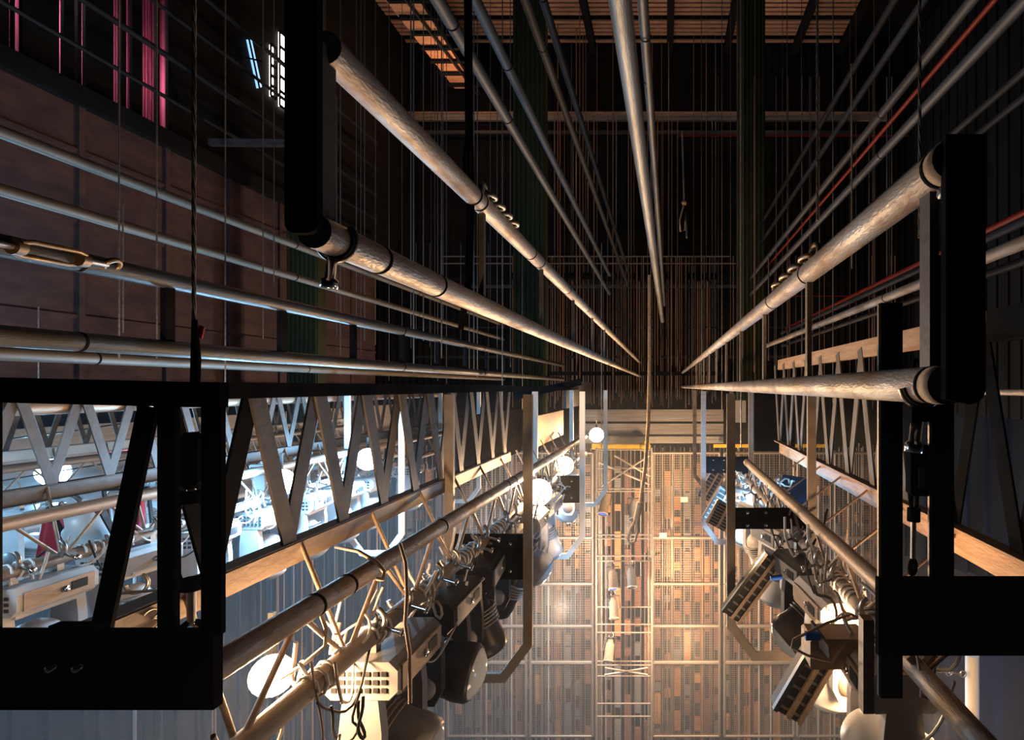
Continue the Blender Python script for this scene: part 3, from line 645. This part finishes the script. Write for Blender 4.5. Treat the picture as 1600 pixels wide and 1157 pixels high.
# coiled wraps on the lower pipes
for X, zz, ys, lab, grp in ((-1.2, -1.02, (1.9, 2.3, 2.75, 3.3, 3.45, 3.9, 4.1), 'pale cable wrapped around the left centre lower pipe', 'wraps on the left centre pipe'),
                       (-3.6, -1.02, (2.9, 3.1, 3.5, 3.7, 4.2, 4.9, 5.6), 'pale cable wrapped around the blue lit lower pipe', 'wraps on the blue lit pipe'),
                       (.93, -1.04, (2.2, 2.5, 2.75, 2.95, 3.4, 3.9), 'pale cable wrapped around the right rig lower pipe', 'wraps on the right pipe')):
    for y in ys:
        pts = [V((X + math.cos(k * .7) * .046, y + k * .006, zz + math.sin(k * .7) * .046)) for k in range(26)]
        solo('cable_wrap', MB().tube(pts, .006, 6), 'cable_white', lab, 'cable', grp)
# individual long drops
solo('power_cable', MB().tube([W(625, 850, 2.3), W(634, 880, 2.2), W(636, 930, 2.1), W(633, 975, 2.1), W(640, 1020, 2.05), W(641, 1100, 2.0)], .007, 8), 'cable_tan', 'long pinkish cable dropping past the bottom left fixtures', 'cable')
solo('power_cable', MB().tube([W(500, 955, 2.0), W(510, 985, 2.0), W(508, 1010, 2.0), W(470, 1042, 2.0), W(440, 1060, 2.0)], .007, 8), 'cable_tan', 'bent cable curling down to the glaring bottom lamp', 'cable')
solo('power_cable', MB().tube([W(525, 855, 2.6), W(560, 862, 2.4), W(590, 880, 2.3), W(601, 895, 2.25), W(598, 906, 2.2), W(589, 905, 2.2)], .008, 8), 'cable_tan', 'cable ending in a hook shape at the upper left pipe', 'cable')
solo('power_cable', MB().tube([W(1372, 985, 2.4), W(1330, 960, 2.5), W(1290, 975, 2.4), W(1240, 1000, 2.4), W(1236, 1012, 2.4), W(1262, 1025, 2.4), W(1300, 1035, 2.4), W(1320, 1005, 2.4)], .006, 8), 'cable_tan', 'long looping cable across the right rig fixtures', 'cable')
# dense cold lit cable bundle behind right hoop
for i in range(70):
    px, py = random.uniform(1152, 1222), random.uniform(738, 800)
    py = max(py, 738 + (px - 1152) * .25); Y = random.uniform(6.2, 7.2)
    a = W(px, py, Y); b = a + V((random.uniform(-.2, .25), random.uniform(-.2, .2), random.uniform(-.18, .12)))
    cable(a, b, random.uniform(0, .06), .010, random.choices(('cable_white', 'cable_black'), (4, 1))[0], 'strand in the cold lit cable bundle behind the right hoops', 'cable bundle strands', .04, n=8)
for (x0, y0, x1, y1, lab) in ((0, 688, 235, 655, 'upper thin black wire before the blue lit panels'), (0, 752, 350, 690, 'middle thin black wire before the blue lit panels'), (380, 712, 600, 672, 'thin black wire under the tan fascia board')):
    solo('thin_cable', MB().tube([W(x0, y0, 6), W((x0 + x1) / 2, (y0 + y1) / 2 + 2, 6.5), W(x1, y1, 7)], .008, 6), 'cable_black', lab, 'cable')

# ------------------------------------------------------------------ red cloth
def drape(pts_top, pts_bot, Y, lab, m='red_cloth', cat='cloth', amp=.05, waves=5, name='red_cloth'):
    mb = MB(); n = 30; rows = 8; th = .012; vs = []
    a0, a1 = pts_top; b0, b1 = pts_bot
    for side in (0, 1):
        for j in range(rows + 1):
            for i in range(n + 1):
                fx, fz = i / n, j / rows
                p = W(a0[0] + (a1[0] - a0[0]) * fx, a0[1] + (a1[1] - a0[1]) * fx, Y).lerp(W(b0[0] + (b1[0] - b0[0]) * fx, b0[1] + (b1[1] - b0[1]) * fx, Y), fz)
                p.y += math.sin(fx * waves * 2 * PI) * amp * (.3 + .7 * fz) + side * th; vs.append(p)
    N = (n + 1) * (rows + 1); w_ = n + 1
    fs = []
    for j in range(rows):
        for i in range(n):
            q = [j * w_ + i, j * w_ + i + 1, (j + 1) * w_ + i + 1, (j + 1) * w_ + i]; fs.append(q[::-1]); fs.append([k + N for k in q])
    mb.add(vs, fs, True)
    return solo(name, mb, m, lab, cat)
drape(((70, 795), (96, 790)), ((52, 890), (108, 874)), 4.0, 'dark red cloth hanging left of the white par can', waves=2)
drape(((116, 788), (154, 780)), ((126, 874), (168, 858)), 4.0, 'red cloth hanging right of the white par can', waves=2)
drape(((205, 782), (224, 778)), ((192, 850), (226, 834)), 4.2, 'red cloth hanging beside the black end post', waves=2)
drape(((168, 707), (212, 702)), ((170, 718), (212, 714)), 7.5, 'small strip of red cloth above the lower left truss chord', waves=2)
drape(((1415, 640), (1640, 660)), ((1415, 870), (1640, 930)), 5.0, 'dark blue curtain behind the right end frame', 'navy_cloth', 'curtain', .07, 7, 'blue_curtain')
drape(((1400, 1000), (1700, 1005)), ((1400, 1180), (1700, 1180)), 4.6, 'blue grey cloth below the right end plate', 'navy_cloth', 'curtain', .04, 4, 'blue_curtain')
solo('curtain_tube', MB().tube([W(1519, 1024, 4.0), W(1519, 1180, 4.0)], .045, 10), 'white_board', 'bright vertical tube below the right end plate', 'tube')
solo('curtain_clip', MB().ring(W(1483, 1052, 3.9), (0, 1, 0), .02, .006).ring(W(1505, 1054, 3.9), (0, 1, 0), .02, .006).tube([W(1483, 1052, 3.9), W(1505, 1054, 3.9)], .005, 6), 'cast_alloy', 'small shiny clip on the blue grey cloth', 'clip')

# ------------------------------------------------------------------ ropes and hoist wires
def twisted(px, py0, py1, Y, r, lab, m='steel_rope'):
    a, b = W(px, py0, Y), W(px, py1, Y); n = int((a.z - b.z) / .012); mb = MB()
    for s in range(3):
        mb.tube([V((a.x + math.cos(k * .42 + s * 2.094) * r * .55, Y + math.sin(k * .42 + s * 2.094) * r * .55, a.z + (b.z - a.z) * k / n)) for k in range(n + 1)], r * .55, 6)
    return solo('twisted_rope', mb, m, lab, 'rope')
twisted(303, -20, 505, 1.85, .0065, 'thick twisted steel rope hanging at left to the red tag')
twisted(1437, -20, 372, 2.1, .006, 'thick twisted steel rope hanging at right beside the end plate')
twisted(1277, -20, 345, 3.1, .007, 'twisted steel rope hanging to the upper pipe of the right ladder batten')
solo('red_tag', MB().plate([W(312, 508, 1.84), W(320, 512, 1.84), W(316, 530, 1.84), W(310, 526, 1.84)], .006), 'red_tag', 'small red tag at the foot of the thick left rope', 'tag')
solo('rope_end', MB().tube([W(304, 500, 1.85), W(306, 560, 1.85), W(305, 600, 1.85)], .012, 10, radii=[.008, .014, .014]), 'black_steel', 'black sleeve beneath the thick left rope', 'rope end')
turnbuckle(W(299, 690, 1.6), W(299, 1000, 1.6), 'large black turnbuckle hanging between the left end posts', 'black_steel', .030)
solo('clevis', MB().box(W(300, 720, 1.6), (.055, .03, .16), None, .02), 'black_steel', 'black clevis block high between the left end posts', 'clevis')
turnbuckle(W(1432, 560, 1.95), W(1426, 900, 1.95), 'black turnbuckle hanging between the right end posts', 'black_steel', .026)
solo('clevis', MB().box(W(1436, 735, 1.93), (.075, .04, .17), None, .01), 'black_steel', 'black clevis block between the right end posts', 'clevis')
solo('tape_strip', MB().box(W(1440, 747, 1.90), (.018, .006, .075)), 'tan_pipe', 'tan strip of tape on the black clevis at right', 'tape')
turnbuckle((-2.33, 1.9, .50), (-2.36, 2.45, .52), 'bronze turnbuckle lying along the blue edged batten at far left', 'bronze', .035)
def rope(px, py0, py1, Y, r, m, lab, grp=None, px1=None):
    return solo('hoist_wire', MB().tube([W(px, py0, Y), W(px if px1 is None else px1, py1, Y)], r, 6), m, lab, 'wire', grp)
near = [(39, 0, 1, 3.2), (186, 0, 560, 3.4), (192, 320, 520, 3.6), (245, 0, 560, 3.6), (352, 0, 600, 3.9), (411, 0, 530, 4.6), (428, 0, 440, 5), (60, 480, 600, 4.2), (486, 0, 340, 5)]
for i, (px, y0, y1, Y) in enumerate(near[1:]):
    rope(px, y0 - (20 if y0 == 0 else 0), y1, Y, .0045, 'steel_rope', 'thin steel hoist wire hanging in front of the boarded left wall', 'hoist wires before the left wall')
rnd = random.Random(3)
for i in range(34):     # left centre, in front of the truss ends
    px = rnd.uniform(520, 800); y0 = rnd.choice((-20, -20, 150, 380)); rope(px, y0, rnd.uniform(500, 606), rnd.uniform(8, 15), rnd.uniform(.005, .010), rnd.choice(('steel_rope', 'thin_wire', 'thin_wire')), 'thin hoist wire hanging left of the green centre column', 'hoist wires left of centre')
for i in range(110):
    px = 800 + 320 * ((i + rnd.random()) / 110) + rnd.uniform(-1, 1); y0 = rnd.choice((-20, 180, 400, 400, 440)); rope(px, y0, rnd.uniform(612, 640), rnd.uniform(17.6, 20.2), rnd.uniform(.009, .020), rnd.choice(('steel_rope', 'thin_wire', 'rust_wire', 'rust_wire')), 'hoist wire hanging before the centre of the back wall', 'hoist wires at the back wall')
for i in range(44):
    px = rnd.uniform(1120, 1400); y0 = rnd.choice((-20, 120, 400)); rope(px, y0, rnd.uniform(560, 640), rnd.uniform(9, 18), rnd.uniform(.005, .012), rnd.choice(('thin_wire', 'rust_wire', 'thin_wire')), 'thin hoist wire hanging right of the centre', 'hoist wires right of centre')
for px, y0, y1, Y in ((690, -20, 560, 5.5), (785, -20, 640, 6.0), (1128, -20, 640, 9.0), (1096, -20, 640, 9.0), (1158, -20, 700, 5.0), (1331, 100, 420, 4.2), (940, 380, 700, 8.5), (816, 400, 640, 9.5)):
    rope(px, y0, y1, Y, .006, 'steel_rope', 'bright steel hoist wire hanging nearer the centre', 'bright hoist wires')
# black strap bundle over the left ladder batten
t = thing('strap', 'black strap bundle hanging over the left ladder batten', 'strap')
for k, dx in enumerate((0, 4, 8)): MB().tube([W(727 + dx, -20, 2.45), W(729 + dx, 215, 2.42), W(724 + dx + 3 * k, 250, 2.40), W(731 + dx, 330, 2.38), W(728 + dx, 440, 2.35), W(718 + dx - 2 * k, 515, 2.35)], .007, 6).build('strand', 'black_steel', t)
anchor(t, W(727, 500, 2.4))
# brown rope with loop at centre
t = thing('looped_rope', 'brown rope with tied loop end hanging at lower centre', 'rope')
MB().tube([W(1015, 430, 9), W(1015, 560, 9), W(1013, 660, 9), W(1008, 730, 9), W(1000, 790, 9)], .028, 8).build('rope_length', 'rope', t)
MB().tube([W(1000, 785, 9), W(994, 815, 9)], .05, 8).build('knot', 'rope', t)
MB().tube([W(994, 812, 9), W(986, 825, 9), W(981, 842, 9), W(984, 850, 9), W(992, 846, 9), W(996, 832, 9), W(995, 815, 9)], .022, 8).build('loop', 'rope', t)
anchor(t, W(1000, 790, 9))
t = thing('knotted_rope', 'tan knotted rope hanging alone right of the top centre', 'rope')
MB().tube([W(1066, 205, 12), W(1069, 318, 12), W(1062, 345, 12), W(1063, 362, 12), W(1070, 360, 12), W(1072, 330, 12), W(1073, 372, 12)], .018, 6).build('rope_length', 'rope', t)
MB().lathe([(0, -.06), (.05, -.03), (.05, .03), (0, .06)], W(1069, 317, 12), (1, 0, 0), 8).build('knot', 'rope', t)
anchor(t, W(1069, 317, 12))

# ------------------------------------------------------------------ counterweight wall
YA = 19.3
rnd = random.Random(11)
x = -8.0; i = 0
proto_rows = []
grid_px = []
px = 640
while px < 1410:
    grid_px.append(px); px += 15.5
def bay_name(px):
    return ('far left bay' if px < 826 else 'bay left of the ladder tower' if px < 928 else 'bay behind the ladder tower' if px < 1018 else 'bay right of the ladder tower' if px < 1128 else 'far right bay')
for px in grid_px:
    c = W(px, 605, YA); a = thing('counterweight_arbor', 'counterweight arbor of rods and stacked plates in the %s' % bay_name(px), 'counterweight', 'arbors in the %s' % bay_name(px))
    zt = rnd.uniform(-1.9, -2.1); zb = -12.3
    for s in (-.10, .10): MB().tube([(c.x + s, YA, zt), (c.x + s, YA, zb)], rnd.choice((.016, .024)), 6).build('rod', rnd.choice(('mesh_steel', 'rust_wire', 'steel_rope')), a)
    z = zt - rnd.uniform(.5, 1.6)
    while z > zb + .5:
        h = rnd.choice((.3, .5, .9, 1.4)) * rnd.uniform(.7, 1.2); m = rnd.choices(('orange_weight', 'rust_weight', 'grey_weight', 'back_wall'), (5, 6, 3, 1) if px > 1018 else (2, 5, 5, 2))[0]
        mb = MB(); 
        kk = max(2, int(h / .07))
        for j in range(kk): mb.box((c.x, YA, z - h * (j + .5) / kk), (.215 if m != 'back_wall' else .1, .16, h / kk * .88))
        mb.build('weight_stack', m, a); z -= h + rnd.uniform(.05, .7)
    anchor(a, (c.x, YA, zb))
# wire mesh screens in front of the bays, with tubular frames
def screen(px0, px1, py0, py1, Y, lab, m='mesh_steel', pitch=.075, r=.007):
    t = thing('mesh_screen', lab, 'screen'); a, b = W(px0, py0, Y), W(px1, py1, Y); mb = MB()
    z = a.z
    while z > b.z: mb.box(((a.x + b.x) / 2, Y, z), (b.x - a.x, r, r)); z -= pitch
    x = a.x
    while x < b.x: mb.box((x, Y, (a.z + b.z) / 2), (r, r, a.z - b.z)); x += pitch
    mb.build('wire_mesh', m, t)
    f = MB()
    for x in (a.x, b.x): f.tube([(x, Y - .03, a.z), (x, Y - .03, b.z)], .05, 8)
    for z in (a.z, b.z): f.tube([(a.x, Y - .03, z), (b.x, Y - .03, z)], .045, 8)
    f.build('frame', 'mesh_steel', t)
    return anchor(t, ((a.x + b.x) / 2, Y, b.z))
bays = [((700, 822), 'far left bay'), ((829, 926), 'bay left of the ladder tower'), ((1020, 1124), 'bay right of the ladder tower'), ((1132, 1240), 'bay behind the right hoops'), ((1246, 1372), 'bay behind the bottom right fixtures')]
rows = [((708, 840), 'topmost'), ((841, 912), 'second'), ((913, 978), 'third'), ((979, 1034), 'fourth'), ((1036, 1150), 'lowest')]
for (px0, px1), bl in bays:
    for (py0, py1), rl in rows:
        screen(px0, px1, py0, py1, 18.7, '%s wire mesh screen of the %s' % (rl, bl), pitch=.078 if rl != 'lowest' else .065)
for i in range(90):
    px = rnd.uniform(700, 1372)
    if 926 < px < 1020 and i % 3: continue
    solo('guide_rod', MB().tube([W(px, rnd.choice((700, 705, 760)), 18.95), W(px, 1165, 18.95)], rnd.choice((.010, .014, .028)), 6), rnd.choice(('steel_rope', 'mesh_steel', 'white_board', 'orange_weight', 'rust_weight')), 'slim vertical guide rod behind the wire mesh screens', 'rod', 'guide rods behind the mesh screens')
# ladder tower with spotlights
tw = thing('ladder_tower', 'tall ladder tower of grey tubes at bottom centre', 'tower')
YT = 16.6
for px in (932, 940, 1013, 1018): MB().tube([W(px, 700, YT + (.5 if px in (940, 1013) else 0)), W(px, 1160, YT + (.5 if px in (940, 1013) else 0))], .034, 8).build('upright', 'galvanised', tw)
for py in (703, 732, 764, 768, 836, 842, 869, 877, 949, 976, 989, 1034, 1040, 1057, 1100, 1120): MB().tube([W(932, py, YT), W(1018, py, YT)], .024, 8).build('rung', 'galvanised', tw)
for a, b in (((940, 760), (1015, 712)), ((935, 722), (1015, 758)), ((945, 1055), (1012, 1044)), ((945, 1044), (1012, 1055)), ((960, 712), (1016, 745))): MB().tube([W(*a, YT), W(*b, YT)], .03, 6).build('cross_brace', 'mesh_steel', tw)
anchor(tw, W(975, 1160, YT))
for px, py, lens, lab in ((948, 790, 'blue_glass', 'spotlight with blue lens at the top of the ladder tower'), (957, 905, 'blue_glass', 'spotlight with blue lens halfway down the ladder tower'), (985, 902, 'black_fixture', 'dark tan spotlight beside the blue lensed one on the tower'),
                          (958, 950, 'glass', 'grey spotlight below the blue lensed one on the tower'), (990, 798, 'black_fixture', 'dark spotlight near the hanging rope loop on the tower'), (955, 1015, 'glass', 'pale spotlight low on the ladder tower')):
    par_can(W(px, py - 22, YT - .2), -.6, rnd.uniform(-.2, .2), 'tan_pipe' if 'dark' not in lab else 'grey_fixture', lab, 'spotlights on the ladder tower', lens, 1.5)
for px, py, lab in ((1069, 781, 'small white sign on the mesh right of the ladder tower, upper'), (1036, 837, 'small white sign on the mesh right of the ladder tower, lower')):
    solo('white_sign', MB().box(W(px, py, 18.6), (.24, .02, .17)), 'white_board', lab, 'sign')

# ------------------------------------------------------------------ added fill lights, without fixtures
def point(p, e, c, r=.15, spot=None, aim=None):
    l = bpy.data.lights.new('fill_light', 'SPOT' if spot else 'POINT'); l.energy = e; l.color = c; l.shadow_soft_size = r
    o = bpy.data.objects.new('fill_light', l); col.objects.link(o); o.location = p
    if spot:
        l.spot_size = spot; l.spot_blend = .6; o.rotation_euler = (V(aim) - V(p)).to_track_quat('-Z', 'Y').to_euler()
    return o
point(W(1060, 760, 15.2), 380, (1, .62, .32))                                       # added warm fills that brighten the arbor wall
point(W(1075, 1000, 15.5), 850, (1, .60, .30))
point(W(880, 950, 15.0), 900, (1, .78, .58))
point(W(760, 830, 14.0), 200, (.6, .8, 1))
point((-4.0, 2.5, -.30), 70, (.45, .74, 1), .12)  # added off-frame cold fill for the white fixtures
point((-7.2, 4.6, -.75), 200, (.30, .64, 1), .15)  # added off-frame cold fill for the fascia board
point((-6.4, 17.2, 8.6), 110, (1, .5, .25), .3)                                     # added fill below the plywood walkway
point((0.2, 18.2, 10.6), 10, (1, .55, .35), .3)
point((3.5, 17.8, 10.6), 16, (1, .6, .42), .3)
for y in (8.6, 9.9, 12.0, 13.6): point((XL - .65, y, 6.3), 30, (1, .70, .82), .15)              # added fills between the slotted wall and the curtains
point((4.2, 3.5, -3.0), 60, (.4, .6, 1), .4)  # added blue fill for the right curtain
point((.35, 2.6, -2.9), 30, (1, .72, .46), .25)  # added warm fill from low near the centre

wd = bpy.data.worlds.new('World'); bpy.context.scene.world = wd; wd.use_nodes = True
wd.node_tree.nodes['Background'].inputs[0].default_value = (.10, .16, .26, 1); wd.node_tree.nodes['Background'].inputs[1].default_value = .006

for top, bot, den, lab in ((-.07, -.75, .0016, 'thin upper layer of stage haze just below the long pipes'), (-.76, -12.4, .0068, 'denser lower layer of stage haze around the lit lamps')):
    hm = bpy.data.materials.new('haze'); hm.use_nodes = True; nt = hm.node_tree; nt.nodes.clear()
    out = nt.nodes.new('ShaderNodeOutputMaterial'); vs = nt.nodes.new('ShaderNodeVolumeScatter')
    vs.inputs['Density'].default_value = den; vs.inputs['Anisotropy'].default_value = .2; vs.inputs['Color'].default_value = (.9, .95, 1, 1)
    nt.links.new(vs.outputs[0], out.inputs['Volume'])
    solo('stage_haze', MB().box((-.1, 9.3, (top + bot) / 2), (17.6, 21.6, top - bot)), hm, lab, 'haze', kind='stuff')

cam = bpy.data.cameras.new('Camera'); co = bpy.data.objects.new('Camera', cam); col.objects.link(co)
cam.sensor_width = 36; cam.lens = F / 1600 * 36; cam.shift_x = -(CX - 800) / 1600; cam.shift_y = (CY - 578.5) / 1600
cam.clip_start = .02; co.rotation_euler = (PI / 2, 0, 0)
bpy.context.scene.camera = co
for o in list(col.objects):
    if o.parent is None: o.location.z += EYE
sc = bpy.context.scene
sc.view_settings.view_transform = 'Standard'; sc.view_settings.look = 'None'; sc.view_settings.exposure = 0.; sc.view_settings.gamma = 1.
sc.view_settings.use_curve_mapping = False
sc.cycles.max_bounces = 5; sc.cycles.diffuse_bounces = 3; sc.cycles.glossy_bounces = 3; sc.cycles.volume_bounces = 0; sc.cycles.use_denoising = True; sc.cycles.volume_step_rate = 2; sc.cycles.volume_max_steps = 64
sc.cycles.sample_clamp_indirect = 4
